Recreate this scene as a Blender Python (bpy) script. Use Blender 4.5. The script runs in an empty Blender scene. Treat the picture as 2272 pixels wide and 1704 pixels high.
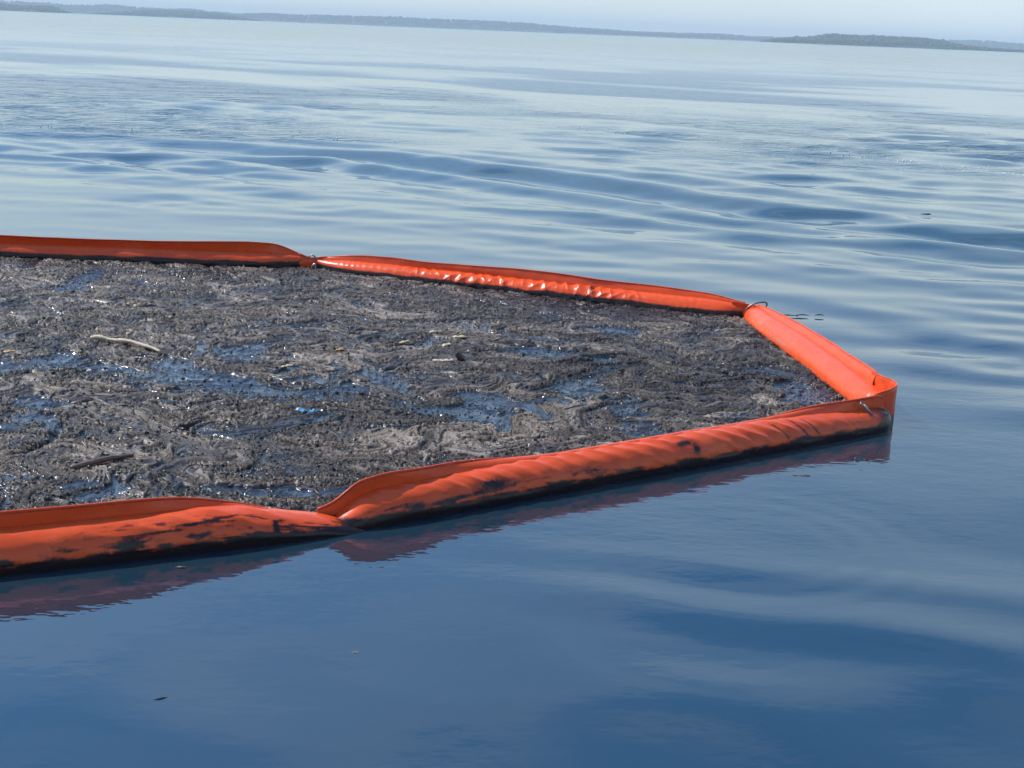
import bpy, math
import numpy as np

scene = bpy.context.scene
COL = scene.collection
R = math.radians
rng = np.random.RandomState(11)

# ------------------------------------------------------------------ camera
CAM_H, PITCH, ROLL = 2.0, R(14.09), R(2.35)
fw = np.array([0, math.cos(PITCH), -math.sin(PITCH)])
up0 = np.array([0, math.sin(PITCH), math.cos(PITCH)])
r0 = np.array([1.0, 0, 0])
rt = r0 * math.cos(ROLL) + up0 * math.sin(ROLL)
up = -r0 * math.sin(ROLL) + up0 * math.cos(ROLL)
cd = bpy.data.cameras.new('camera')
cam = bpy.data.objects.new('camera', cd)
COL.objects.link(cam)
from mathutils import Matrix
cam.matrix_world = Matrix(((rt[0], up[0], -fw[0], 0), (rt[1], up[1], -fw[1], 0),
                           (rt[2], up[2], -fw[2], CAM_H), (0, 0, 0, 1)))
cd.sensor_width = 36.0
cd.lens = 18.0 / math.tan(R(20))
cd.clip_start, cd.clip_end = 0.1, 30000
scene.camera = cam

# ------------------------------------------------------------------ sky and sun
SUN_EL, SUN_AZ = R(46), R(25)          # azimuth: degrees beyond straight left (-X) towards +Y
sun_to = np.array([-math.cos(SUN_AZ) * math.cos(SUN_EL), math.sin(SUN_AZ) * math.cos(SUN_EL), math.sin(SUN_EL)])
world = bpy.data.worlds.new('World')
scene.world = world
world.use_nodes = True
nt = world.node_tree
nt.nodes.clear()
wo = nt.nodes.new('ShaderNodeOutputWorld')
bg = nt.nodes.new('ShaderNodeBackground')
sky = nt.nodes.new('ShaderNodeTexSky')
sky.sky_type = 'NISHITA'
sky.sun_disc = False
sky.sun_elevation = SUN_EL
sky.sun_rotation = math.atan2(sun_to[0], sun_to[1])
sky.altitude = 100
sky.air_density = 1.0
sky.dust_density = 0.3
sky.ozone_density = 3.0
bg.inputs['Strength'].default_value = 0.15
# thin streaks of high cloud over the whole sky
tc = nt.nodes.new('ShaderNodeTexCoord')
mp = nt.nodes.new('ShaderNodeMapping')
mp.inputs['Scale'].default_value = (1.6, 1.6, 6.0)
cn = nt.nodes.new('ShaderNodeTexNoise')
cn.inputs['Scale'].default_value = 2.2
cn.inputs['Detail'].default_value = 2.5
cn.inputs['Distortion'].default_value = 0.6
cr = nt.nodes.new('ShaderNodeValToRGB')
cr.color_ramp.elements[0].position = 0.40
cr.color_ramp.elements[0].color = (0, 0, 0, 1)
cr.color_ramp.elements[1].position = 0.80
cr.color_ramp.elements[1].color = (0.30, 0.30, 0.30, 1)
cm = nt.nodes.new('ShaderNodeMixRGB')
cm.inputs['Color2'].default_value = (4.6, 5.2, 5.8, 1)
L = nt.links
L.new(tc.outputs['Generated'], mp.inputs['Vector'])
L.new(mp.outputs['Vector'], cn.inputs['Vector'])
L.new(cn.outputs['Fac'], cr.inputs['Fac'])
L.new(cr.outputs['Color'], cm.inputs['Fac'])
hs = nt.nodes.new('ShaderNodeHueSaturation')
hs.inputs['Saturation'].default_value = 1.3
L.new(sky.outputs['Color'], hs.inputs['Color'])
# pale bluish veil low over the lake, the same all round
sx = nt.nodes.new('ShaderNodeSeparateXYZ')
L.new(tc.outputs['Generated'], sx.inputs[0])
vr = nt.nodes.new('ShaderNodeMapRange')
vr.interpolation_type = 'SMOOTHSTEP'
vr.inputs['From Min'].default_value = 0.55
vr.inputs['From Max'].default_value = 0.0
vr.inputs['To Max'].default_value = 0.85
L.new(sx.outputs['Z'], vr.inputs['Value'])
vm = nt.nodes.new('ShaderNodeMixRGB')
vm.inputs['Color2'].default_value = (3.15, 3.55, 3.60, 1)
L.new(vr.outputs[0], vm.inputs['Fac'])
L.new(hs.outputs['Color'], vm.inputs['Color1'])
L.new(vm.outputs['Color'], cm.inputs['Color1'])
L.new(cm.outputs['Color'], bg.inputs['Color'])
L.new(bg.outputs['Background'], wo.inputs['Surface'])

sl = bpy.data.lights.new('sun', 'SUN')
sl.energy = 3.4
sl.angle = R(0.53)
sl.color = (1.0, 0.95, 0.88)
so = bpy.data.objects.new('sun', sl)
COL.objects.link(so)
from mathutils import Vector
so.rotation_euler = Vector(-sun_to).to_track_quat('-Z', 'Y').to_euler()

vs = scene.view_settings
vs.view_transform = 'Standard'
vs.look = 'None'
vs.exposure = 0.6
vs.gamma = 1.0
vs.use_curve_mapping = False

# ------------------------------------------------------------------ helpers
def pn(x, y, seed=0):
    """2-D gradient noise, roughly -1..1"""
    rs = np.random.RandomState(seed)
    perm = rs.permutation(256)
    perm = np.concatenate([perm, perm]).astype(np.int32)
    ang = rs.rand(256) * 2 * np.pi
    gx, gy = np.cos(ang), np.sin(ang)
    x0, y0 = np.floor(x), np.floor(y)
    xi, yi = x0.astype(np.int64) & 255, y0.astype(np.int64) & 255
    xf, yf = x - x0, y - y0
    u = xf * xf * xf * (xf * (xf * 6 - 15) + 10)
    v = yf * yf * yf * (yf * (yf * 6 - 15) + 10)
    def g(ix, iy, dx, dy):
        h = perm[perm[ix & 255] + (iy & 255)]
        return gx[h] * dx + gy[h] * dy
    a = g(xi, yi, xf, yf); b = g(xi + 1, yi, xf - 1, yf)
    c = g(xi, yi + 1, xf, yf - 1); d = g(xi + 1, yi + 1, xf - 1, yf - 1)
    return 1.5 * ((a * (1 - u) + b * u) * (1 - v) + (c * (1 - u) + d * u) * v)

def sstep(a, b, x):
    t = np.clip((x - a) / (b - a), 0, 1)
    return t * t * (3 - 2 * t)

def mesh_obj(name, verts, faces, mat, parent=None, smooth=True, attrs=None):
    me = bpy.data.meshes.new(name)
    verts = np.asarray(verts, dtype=np.float32)
    if isinstance(faces, np.ndarray):
        n, k = faces.shape
        me.vertices.add(len(verts)); me.vertices.foreach_set('co', verts.ravel())
        me.loops.add(n * k); me.loops.foreach_set('vertex_index', faces.astype(np.int32).ravel())
        me.polygons.add(n)
        me.polygons.foreach_set('loop_start', np.arange(0, n * k, k, dtype=np.int32))
        me.update(calc_edges=True)
    else:
        me.from_pydata([tuple(map(float, v)) for v in verts], [], faces)
    me.validate()
    if smooth:
        me.polygons.foreach_set('use_smooth', np.ones(len(me.polygons), dtype=bool))
    for k, v in (attrs or {}).items():
        a = me.attributes.new(k, 'FLOAT', 'POINT')
        a.data.foreach_set('value', np.asarray(v, dtype=np.float32))
    if mat:
        me.materials.append(mat)
    o = bpy.data.objects.new(name, me)
    COL.objects.link(o)
    if parent is not None:
        o.parent = parent
        o.matrix_parent_inverse = Matrix.Translation(parent.location).inverted()
    return o

def empty(name, loc):
    o = bpy.data.objects.new(name, None)
    o.location = loc
    o.empty_display_size = 0.1
    COL.objects.link(o)
    return o

def tag(o, label=None, cat=None, group=None, kind=None):
    if label: o['label'] = label
    if cat: o['category'] = cat
    if group: o['group'] = group
    if kind: o['kind'] = kind
    return o

class NT:
    """tiny node helper"""
    def __init__(self, name):
        self.m = bpy.data.materials.new(name)
        self.m.use_nodes = True
        self.t = self.m.node_tree
        self.t.nodes.clear()
        self.out = self.t.nodes.new('ShaderNodeOutputMaterial')
    def n(self, typ, props=None, **inp):
        nd = self.t.nodes.new(typ)
        for k, v in (props or {}).items(): setattr(nd, k, v)
        for k, v in inp.items():
            key = k.replace('_', ' ')
            if key not in nd.inputs: key = int(k[1:])
            if isinstance(v, bpy.types.NodeSocket): self.t.links.new(v, nd.inputs[key])
            else: nd.inputs[key].default_value = v
        return nd
    def math(self, op, a, b=0.0, clamp=False):
        nd = self.t.nodes.new('ShaderNodeMath'); nd.operation = op; nd.use_clamp = clamp
        for i, v in enumerate((a, b)):
            if isinstance(v, bpy.types.NodeSocket): self.t.links.new(v, nd.inputs[i])
            else: nd.inputs[i].default_value = v
        return nd.outputs[0]
    def mix(self, fac, a, b):
        nd = self.t.nodes.new('ShaderNodeMixRGB')
        for i, v in enumerate((fac, a, b)):
            if isinstance(v, bpy.types.NodeSocket): self.t.links.new(v, nd.inputs[i])
            else: nd.inputs[i].default_value = v if i == 0 else (*v, 1)
        return nd.outputs[0]
    def ramp(self, fac, stops):
        nd = self.t.nodes.new('ShaderNodeValToRGB')
        self.t.links.new(fac, nd.inputs[0])
        e = nd.color_ramp.elements
        while len(e) < len(stops): e.new(0.5)
        for el, (p, c) in zip(e, stops):
            el.position = p
            el.color = (*c, 1) if not isinstance(c, (int, float)) else (c, c, c, 1)
        return nd.outputs[0]
    def attr(self, name):
        return self.n('ShaderNodeAttribute', {'attribute_name': name}).outputs['Fac']
    def pos(self):
        return self.n('ShaderNodeNewGeometry').outputs['Position']
    def noise(self, vec, scale, detail=3, rough=0.5, dist=0.0):
        return self.n('ShaderNodeTexNoise', None, Vector=vec, Scale=scale, Detail=detail, Roughness=rough, Distortion=dist).outputs['Fac']
    def mapping(self, vec, scale, rot=(0, 0, 0)):
        return self.n('ShaderNodeMapping', None, Vector=vec, Scale=scale, Rotation=rot).outputs['Vector']
    def done(self, shader):
        self.t.links.new(shader, self.out.inputs['Surface'])
        return self.m

# ------------------------------------------------------------------ materials
def mat_boom(name, translucent=0.0):
    k = NT(name)
    p = k.pos()
    n1 = k.noise(p, 9, 5, 0.6)
    n2 = k.noise(p, 70, 4, 0.6)
    n3 = k.noise(p, 2.3, 3, 0.5)
    base = k.mix(n1, (0.80, 0.100, 0.020), (0.70, 0.074, 0.016))
    base = k.mix(k.math('MULTIPLY', sub01(k, n3, 0.55, 0.75), 0.45), base, (0.80, 0.14, 0.05))
    # thin film of brownish grime
    base = k.mix(k.math('MULTIPLY', sub01(k, k.noise(p, 26, 6, 0.65), 0.52, 0.75), 0.35), base, (0.30, 0.07, 0.035))
    oil = k.attr('oil')
    of = k.math('ADD', oil, k.math('MULTIPLY', k.math('SUBTRACT', n2, 0.5), 0.9))
    of = k.math('ADD', of, k.math('MULTIPLY', k.math('SUBTRACT', n1, 0.5), 0.5))
    film = k.math('MULTIPLY', k.math('MULTIPLY', sub01(k, of, 0.02, 0.55), sub01(k, oil, 0.01, 0.10)), 0.62)
    of = k.math('MULTIPLY', sub01(k, of, 0.26, 0.82), 0.97)
    of = k.math('MULTIPLY', of, sub01(k, oil, 0.02, 0.12))
    scuff = k.attr('scuff')
    sf = sub01(k, k.math('ADD', scuff, k.math('MULTIPLY', k.math('SUBTRACT', n2, 0.5), 1.2)), 0.45, 0.75)
    sf = k.math('MULTIPLY', sf, sub01(k, scuff, 0.02, 0.15))
    base = k.mix(k.math('MULTIPLY', sf, 0.75), base, (0.27, 0.22, 0.21))
    base = k.mix(film, base, (0.15, 0.025, 0.014))
    base = k.mix(of, base, (0.012, 0.011, 0.012))
    rough = k.math('ADD', k.math('MULTIPLY', n1, 0.16), 0.20)
    bmp = k.n('ShaderNodeBump', None, Strength=0.12, Distance=0.004, Height=k.math('ADD', k.noise(p, 140, 2), k.math('MULTIPLY', of, 0.6)))
    b = k.n('ShaderNodeBsdfPrincipled', None, Base_Color=base, Roughness=rough, Normal=bmp.outputs[0])
    b.inputs['IOR'].default_value = 1.45
    b.inputs['Specular IOR Level'].default_value = 0.36
    sh = b.outputs[0]
    if translucent:
        tr = k.n('ShaderNodeBsdfTranslucent', None, Color=k.mix(of, (0.75, 0.05, 0.015), (0.01, 0.01, 0.01)))
        sh = k.n('ShaderNodeMixShader', None, Fac=translucent, i1=sh, i2=tr.outputs[0]).outputs[0]
    return k.done(sh)

def sub01(k, v, a, b):
    nd = k.n('ShaderNodeMapRange', {'interpolation_type': 'SMOOTHSTEP', 'clamp': True}, Value=v)
    nd.inputs['From Min'].default_value = a
    nd.inputs['From Max'].default_value = b
    return nd.outputs[0]

M_TUBE = mat_boom('orange_pvc')
M_FIN = mat_boom('orange_pvc_sheet', 0.08)

def mat_simple(name, color, rough=0.5, metal=0.0, var=0.25, scale=60, bump=0.2, bdist=0.002, spec=0.5):
    k = NT(name)
    p = k.pos()
    n = k.noise(p, scale, 4, 0.6)
    dk = tuple(c * (1 - var) for c in color)
    lt = tuple(min(1, c * (1 + var)) for c in color)
    c = k.mix(n, dk, lt)
    bm = k.n('ShaderNodeBump', None, Strength=bump, Distance=bdist, Height=k.noise(p, scale * 2.5, 3))
    b = k.n('ShaderNodeBsdfPrincipled', None, Base_Color=c, Roughness=rough, Metallic=metal, Normal=bm.outputs[0])
    b.inputs['Specular IOR Level'].default_value = spec
    return k.done(b.outputs[0])

M_STEEL = mat_simple('weathered_steel', (0.20, 0.19, 0.18), 0.35, 0.85, 0.4, 90)
M_BRIGHT = mat_simple('bright_steel', (0.72, 0.70, 0.64), 0.25, 0.8, 0.2, 90)
M_PALEWOOD = mat_simple('pale_bare_wood', (0.44, 0.35, 0.24), 0.6, 0, 0.35, 45, 0.5)
M_CREAM = mat_simple('cream_wood', (0.50, 0.40, 0.24), 0.55, 0, 0.25, 70, 0.4)
M_BROWNWOOD = mat_simple('wet_brown_wood', (0.13, 0.075, 0.05), 0.4, 0, 0.4, 40, 0.5)
M_DARKWOOD = mat_simple('oiled_dark_wood', (0.03, 0.022, 0.02), 0.35, 0, 0.5, 40, 0.5)
M_BLUE = mat_simple('blue_plastic', (0.05, 0.30, 0.50), 0.3, 0, 0.3, 30)
M_YELLOW = mat_simple('yellow_leaf', (0.50, 0.33, 0.09), 0.5, 0, 0.3, 60)
M_LEAF = mat_simple('drowned_leaf', (0.14, 0.10, 0.07), 0.6, 0, 0.3, 60)
M_FOAM = mat_simple('foam', (0.8, 0.8, 0.78), 0.5, 0, 0.08, 80)

def mat_water():
    k = NT('lake_water')
    p = k.pos()
    rip = k.attr('ripple')
    # clear oily lee by the boom, silty water farther out
    sy = k.n('ShaderNodeSeparateXYZ', None, Vector=p).outputs['Y']
    silt = sub01(k, k.math('ADD', sy, k.math('MULTIPLY', k.noise(p, 0.3, 3), 6)), 11, 20)
    body = k.mix(silt, (0.010, 0.030, 0.046), (0.036, 0.062, 0.058))
    m1 = k.mapping(p, (1.0, 1.9, 1.0), (0, 0, R(-20)))
    h = k.math('ADD', k.math('MULTIPLY', k.noise(m1, 3.4, 3, 0.5), 1.0), k.math('MULTIPLY', k.noise(m1, 11, 2, 0.5), 0.35))
    h = k.math('ADD', h, k.math('MULTIPLY', k.noise(m1, 1.4, 2, 0.5), k.math('MULTIPLY', sub01(k, rip, 0.2, 0.6), 1.6)))
    bm = k.n('ShaderNodeBump', None, Strength=1.0, Height=k.math('MULTIPLY', h, rip))
    bm.inputs['Distance'].default_value = 0.05
    b = k.n('ShaderNodeBsdfPrincipled', None, Base_Color=body, Roughness=k.attr('rough'), Normal=bm.outputs[0])
    b.inputs['IOR'].default_value = 1.95
    return k.done(b.outputs[0])
M_WATER = mat_water()

def mat_sludge(flat=False):
    k = NT('oily_sludge_flakes' if flat else 'oily_sludge')
    p = k.pos()
    tone = k.attr('tone')
    q = k.n('ShaderNodeCombineXYZ', None, X=k.attr('qx'), Y=k.attr('qy')).outputs[0]
    qa = k.mapping(q, (11, 36, 1)); qb = k.mapping(q, (32, 85, 1))
    n = k.noise(qa, 1.0, 5, 0.65)
    n2 = k.noise(qb, 1.0, 3, 0.6)
    t = k.math('ADD', tone, k.math('MULTIPLY', k.math('SUBTRACT', n, 0.5), 0.9))
    t = k.math('ADD', t, k.math('MULTIPLY', k.math('SUBTRACT', n2, 0.5), 0.35), True)
    c = k.ramp(t, [(0.0, (0.007, 0.006, 0.006)), (0.34, (0.027, 0.020, 0.016)), (0.64, (0.082, 0.061, 0.046)), (1.0, (0.28, 0.22, 0.165))])
    wet = k.attr('wet')
    wn = sub01(k, k.math('ADD', wet, k.math('MULTIPLY', k.math('SUBTRACT', k.noise(p, 30, 4, 0.6), 0.5), 0.8)), 0.22, 0.88)
    c = k.mix(k.math('MULTIPLY', wn, 0.90), c, (0.020, 0.021, 0.022))
    r = k.math('ADD', 0.12, k.math('MULTIPLY', k.noise(p, 22, 4, 0.7), 0.5))
    r = k.n('ShaderNodeMix', {'data_type': 'FLOAT'}, i0=wn, i2=r, i3=0.08).outputs[0]
    h = k.math('ADD', k.math('MULTIPLY', n2, 0.7), k.math('MULTIPLY', n, 1.1))
    h = k.math('MULTIPLY', h, k.math('SUBTRACT', 1.05, k.math('MULTIPLY', wn, 0.82)))
    bm = k.n('ShaderNodeBump', None, Strength=0.9, Height=h)
    bm.inputs['Distance'].default_value = 0.009
    b = k.n('ShaderNodeBsdfPrincipled', None, Base_Color=c, Roughness=r, Normal=bm.outputs[0])
    b.inputs['IOR'].default_value = 1.5
    k.t.links.new(k.math('ADD', 0.38, k.math('MULTIPLY', wn, 0.45)), b.inputs['Specular IOR Level'])
    return k.done(b.outputs[0])
M_SLUDGE = mat_sludge()
M_FLAKE = mat_sludge(True)

def mat_foliage():
    k = NT('woodland_foliage')
    p = k.pos()
    c = k.mix(k.noise(p, 0.05, 4), (0.035, 0.06, 0.025), (0.07, 0.10, 0.035))
    b = k.n('ShaderNodeBsdfPrincipled', None, Base_Color=c, Roughness=0.8)
    b.inputs['Specular IOR Level'].default_value = 0.1
    return k.done(b.outputs[0])
M_WOOD = mat_foliage()

# ------------------------------------------------------------------ boom lay-out (plan, metres)
P1 = [(-7.5, 11.75), (-6.0, 11.66), (-4.3, 11.58), (-3.1, 11.59), (-1.78, 11.62)]
P2 = [(-1.66, 11.58), (-0.8, 11.24), (0.1, 10.88), (0.9, 10.55), (1.69, 10.235)]
P3 = [(1.76, 10.16), (1.83, 9.5), (1.92, 8.75), (2.0, 8.05), (2.05, 7.56)]
P4 = [(-0.77, 5.43), (-0.60, 5.53), (-0.1, 5.88), (0.6, 6.37), (1.3, 6.87), (2.02, 7.375)]
P5 = [(-5.2, 3.45), (-4.0, 3.93), (-1.88, 4.87), (-1.2, 5.19), (-0.60, 5.475)]
POLY = np.array(P1 + P2 + P3 + [(2.05, 7.4)] + P4[::-1] + P5[::-1])

def inside_poly(x, y, poly=POLY):
    c = np.zeros(x.shape, bool)
    n = len(poly)
    j = n - 1
    for i in range(n):
        xi, yi = poly[i]; xj, yj = poly[j]
        if yi != yj:
            t = ((yi > y) != (yj > y)) & (x < (xj - xi) * (y - yi) / (yj - yi) + xi)
            c ^= t
        j = i
    return c

def dist_poly(x, y, poly=POLY):
    d = np.full(x.shape, 1e9)
    n = len(poly)
    for i in range(n):
        a = poly[i - 1]; b = poly[i]
        ab = b - a
        L2 = (ab ** 2).sum() + 1e-9
        t = np.clip(((x - a[0]) * ab[0] + (y - a[1]) * ab[1]) / L2, 0, 1)
        d = np.minimum(d, np.hypot(x - a[0] - t * ab[0], y - a[1] - t * ab[1]))
    return d

# ------------------------------------------------------------------ water
def water_height(x, y, sp):
    """sp: local grid spacing in depth, used to drop waves the mesh cannot carry"""
    h = np.zeros_like(x)
    d = x * 0.5 + y * 0.866          # across the wake crests
    e = x * 0.866 - y * 0.5
    mean = 0.9 * pn(e * 0.16, d * 0.05, 3) + 0.35 * pn(e * 0.40, d * 0.25, 4)
    dd = d + mean
    def keep(lam): return 1 - sstep(0.25, 0.5, sp / lam)
    # the wake: steep smooth crests
    for c0, lam, amp, sig, ss in ((20.8, 1.3, 0.014, 2.4, 6), (14.4, 1.25, 0.018, 1.4, 7)):
        ph = 2 * np.pi * (dd - c0) / lam + 1.4 * pn(e * 0.12, d * 0.08, ss + 30)
        w = np.cos(ph) + 0.22 * np.cos(2 * ph)
        env = np.exp(-((dd - c0) / sig) ** 2) * (0.55 + 0.6 * pn(e * 0.22 + 5, d * 0.1, ss + 10)).clip(0.12, 1.2)
        h += amp * w * env * keep(lam)
    # the boat wash: one broad crest with a lower one on either side
    ec = [-60, -30, -19.6, -15.9, -12.6, -10.2, -8.4, -6.85, -4.8, -3.1, 2, 30]
    dc = [15, 16, 16.4, 17.6, 18.1, 17.6, 17.45, 17.0, 16.3, 16.3, 16.2, 16]
    cr_ = sum(np.interp(e + o, ec, dc) for o in (-1.2, -0.8, -0.4, 0, 0.4, 0.8, 1.2)) / 7 + 0.18 * pn(e * 0.5, d * 0.15, 21)
    st = np.interp(e, [-60, -30, -20, -16, -13, -9, -6, -3, 2, 30], [.1, .25, .45, .50, .90, 1.0, .68, .62, .4, .2])
    for od, A, w_, sd in ((0.0, 0.150, 0.50, 22), (-1.45, 0.095, 0.42, 23), (1.7, 0.040, 0.42, 24), (-2.6, 0.028, 0.35, 25), (3.3, 0.022, 0.4, 26)):
        am = A * st * (0.85 + 0.30 * pn(e * 0.33 + od, d * 0.05, sd))
        q = (d - cr_ - od - 0.15 * pn(e * 0.8, d * 0.1 + od, sd + 5)) / w_
        h += am * (np.exp(-q * q) - 0.35 * np.exp(-((q + 1.9) / 1.2) ** 2)) * keep(w_ * 3)
    # scattered ripples
    rs = np.random.RandomState(5)
    patch = sstep(-0.45, 0.5, pn(e * 0.06 + 3, d * 0.09, 8) + 0.4 * pn(e * 0.2, d * 0.30, 9))
    wk = 1 - 0.55 * np.exp(-((dd - 17.3) / 1.6) ** 2)
    patch = np.clip(patch + 0.6 * sstep(-3, 7, x) * np.exp(-((y - 28) / 9.0) ** 2), 0, 1.2)
    calm = sstep(7.0, 16.0, y + 0.75 * x)
    for i in range(34):
        lam = 0.38 * (2.2 / 0.38) ** rs.rand()
        a = R(66) + rs.randn() * R(38)
        slope = 0.055 * (0.5 + rs.rand())
        amp = slope * lam / (2 * np.pi)
        kx, ky = math.cos(a) * 2 * np.pi / lam, math.sin(a) * 2 * np.pi / lam
        loc = (0.5 + 0.9 * pn(x * 0.5 / lam + i * 7.3, y * 0.3 / lam, 40 + i)).clip(0, 1.5)
        ph = kx * x + ky * y + rs.rand() * 6.28 + 1.2 * pn(x * 0.35 / lam, y * 0.35 / lam + i, 90 + i)
        h += amp * np.cos(ph) * loc * (0.25 + 0.95 * patch) * wk * (1 - 0.55 * sstep(28, 60, y)) * (0.07 + 0.93 * calm) * keep(lam)
    # slow smooth swell in the foreground
    near = 1 - sstep(8, 14, y)
    h += near * (0.013 * pn(e * 0.5 + 2, d * 0.85, 60) + 0.0045 * pn(e * 1.1, d * 2.0, 61))
    # two long soft swells crossing the lower right
    for yc, sl_, w_, am in ((4.92, -0.24, 0.19, 0.012), (5.30, -0.17, 0.15, 0.006), (3.95, 0.12, 0.25, 0.009)):
        cl = y - yc - sl_ * x - 0.10 * pn(x * 0.9, y * 0.2, 66)
        h += am * np.exp(-(cl / w_) ** 2) * sstep(-0.6, 0.6, x) * near
    # little rings of ripples off the corner of the boom
    rr = np.hypot(x - 1.0, (y - 5.45))
    h += 0.0005 * np.cos(2 * np.pi * rr / 0.16) * np.exp(-((rr - 0.55) / 0.28) ** 2) * sstep(-0.3, 0.4, x - 0.7)
    return h

def build_water():
    ys = [-4.0, -2.0, -0.5, 0.8, 1.4, 1.8, 2.2]
    y = 2.3
    sp = [2.0] * len(ys)
    while y < 9000:
        s = min(max(0.032, 0.00036 * y * y), 0.035 * y)
        ys.append(y); sp.append(s); y += s
    ys, sp = np.array(ys), np.array(sp)
    nx = 640
    u = np.linspace(-1, 1, nx)
    u = np.sign(u) * (0.86 * np.abs(u) + 0.14 * np.abs(u) ** 6)
    half = 0.52 * np.abs(ys) + 2.0
    X = u[None, :] * half[:, None]
    Y = np.repeat(ys[:, None], nx, 1)
    SP = np.repeat(sp[:, None], nx, 1)
    h = water_height(X, Y, SP)
    ins = inside_poly(X, Y)
    dp = dist_poly(X, Y)
    h = h * (0.25 + 0.75 * sstep(0.1, 1.2, dp)) 
    h = np.where(ins, -0.03, h)
    h[:7] *= 0.0
    far = sstep(14, 90, Y)
    d = X * 0.5 + Y * 0.866; e = X * 0.866 - Y * 0.5
    patch = sstep(-0.2, 0.45, pn(e * 0.05 + 3, d * 0.07, 8) + 0.5 * pn(e * 0.15, d * 0.25, 9))
    patch = np.clip(patch + 0.75 * sstep(-3, 7, X) * np.exp(-((Y - 31) / 9.0) ** 2) * sstep(-0.5, 0.2, pn(e * 0.2, d * 0.35, 12)), 0, 1)
    rip = 0.022 + 0.033 * sstep(4.3, 5.6, Y - 0.45 * X) - 0.040 * sstep(8, 12, Y) + 1.3 * patch * sstep(17, 28, Y) * (1 - 0.8 * sstep(40, 110, Y)) + 0.07 * far
    rough = 0.02 + 0.10 * sstep(30, 300, Y)
    V = np.stack([X, Y, h], -1).reshape(-1, 3)
    n = len(ys)
    i = np.arange(n - 1)[:, None] * nx + np.arange(nx - 1)[None, :]
    F = np.stack([i, i + 1, i + nx + 1, i + nx], -1).reshape(-1, 4)
    o = mesh_obj('lake_water', V, F, M_WATER, None, True, {'ripple': rip.ravel(), 'rough': rough.ravel()})
    tag(o, kind='structure')
build_water()

# ------------------------------------------------------------------ far shore
FPX = 3121.0                                  # pixels of the photograph per unit tangent
def shore(name, wname, D, prof, depth, ntree, th, seed):
    """prof: (source pixel column, height in pixels above the water line)"""
    px = np.array([p[0] for p in prof], float); ph = np.array([p[1] for p in prof], float)
    cx = (px - 1136) / FPX * D; hz = ph / FPX * D
    x0, x1 = cx[0], cx[-1]
    xs = np.arange(x0, x1, D / 600)
    crest = np.interp(xs, cx, hz)
    ker = np.ones(5) / 5
    crest = np.convolve(np.pad(crest, 2, 'edge'), ker, 'valid')
    base = np.maximum(crest - th * 0.75, 0.3)
    rows = [(0, -0.6), (depth * 0.06, 0.4), (depth * 0.35, 0.55), (depth * 0.6, 0.9), (depth, 1.0), (depth * 1.6, 0.7), (depth * 2.2, -0.5)]
    V = []
    for k, (dy, fz) in enumerate(rows):
        jit = pn(xs / 90.0, np.full_like(xs, k * 3.1), seed)
        z = base * fz if k not in (0,) else np.full_like(xs, -0.6)
        if k == 1: z = np.minimum(base, 1.2)
        V.append(np.stack([xs, D + dy + jit * depth * 0.10, z], -1))
    V = np.array(V); n = len(rows); m = len(xs)
    i = np.arange(n - 1)[:, None] * m + np.arange(m - 1)[None, :]
    F = np.stack([i, i + 1, i + m + 1, i + m], -1).reshape(-1, 4)
    tag(mesh_obj(name, V.reshape(-1, 3), F, M_WOOD), kind='structure')
    # crowns
    rs = np.random.RandomState(seed)
    t = (1 + 5 ** .5) / 2
    ico = np.array([(-1, t, 0), (1, t, 0), (-1, -t, 0), (1, -t, 0), (0, -1, t), (0, 1, t), (0, -1, -t), (0, 1, -t), (t, 0, -1), (t, 0, 1), (-t, 0, -1), (-t, 0, 1)]) / math.hypot(1, t)
    icf = np.array([(0, 11, 5), (0, 5, 1), (0, 1, 7), (0, 7, 10), (0, 10, 11), (1, 5, 9), (5, 11, 4), (11, 10, 2), (10, 7, 6), (7, 1, 8), (3, 9, 4), (3, 4, 2), (3, 2, 6), (3, 6, 8), (3, 8, 9), (4, 9, 5), (2, 4, 11), (6, 2, 10), (8, 6, 7), (9, 8, 1)])
    x = x0 + rs.rand(ntree) * (x1 - x0)
    f = rs.rand(ntree) ** 0.8
    cz = np.interp(x, xs, base); ct = np.interp(x, xs, crest)
    dy = depth * (0.03 + 0.97 * f)
    gz = cz * np.interp(f, [0, .06, .35, .6, 1], [0.05, .3, .55, .9, 1.0])
    hh = np.minimum(th * (0.55 + 0.6 * rs.rand(ntree)), np.maximum(ct * 1.12 - gz, 1.0)) 
    hh *= np.where(rs.rand(ntree) < 0.03, 1.25, 1.0)
    w = hh * (0.28 + 0.2 * rs.rand(ntree)) + 0.8
    P = ico[None] * np.stack([w, w, hh * 0.55], -1)[:, None, :] * (0.75 + 0.5 * rs.rand(ntree, 12, 1))
    P += np.stack([x, D + dy, gz + hh * 0.5], -1)[:, None, :]
    Fc = (icf[None] + 12 * np.arange(ntree)[:, None, None]).reshape(-1, 3)
    o = mesh_obj(wname, P.reshape(-1, 3), Fc, M_WOOD, None, False)
    tag(o, wname_label[wname], 'woodland', kind='stuff')

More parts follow.
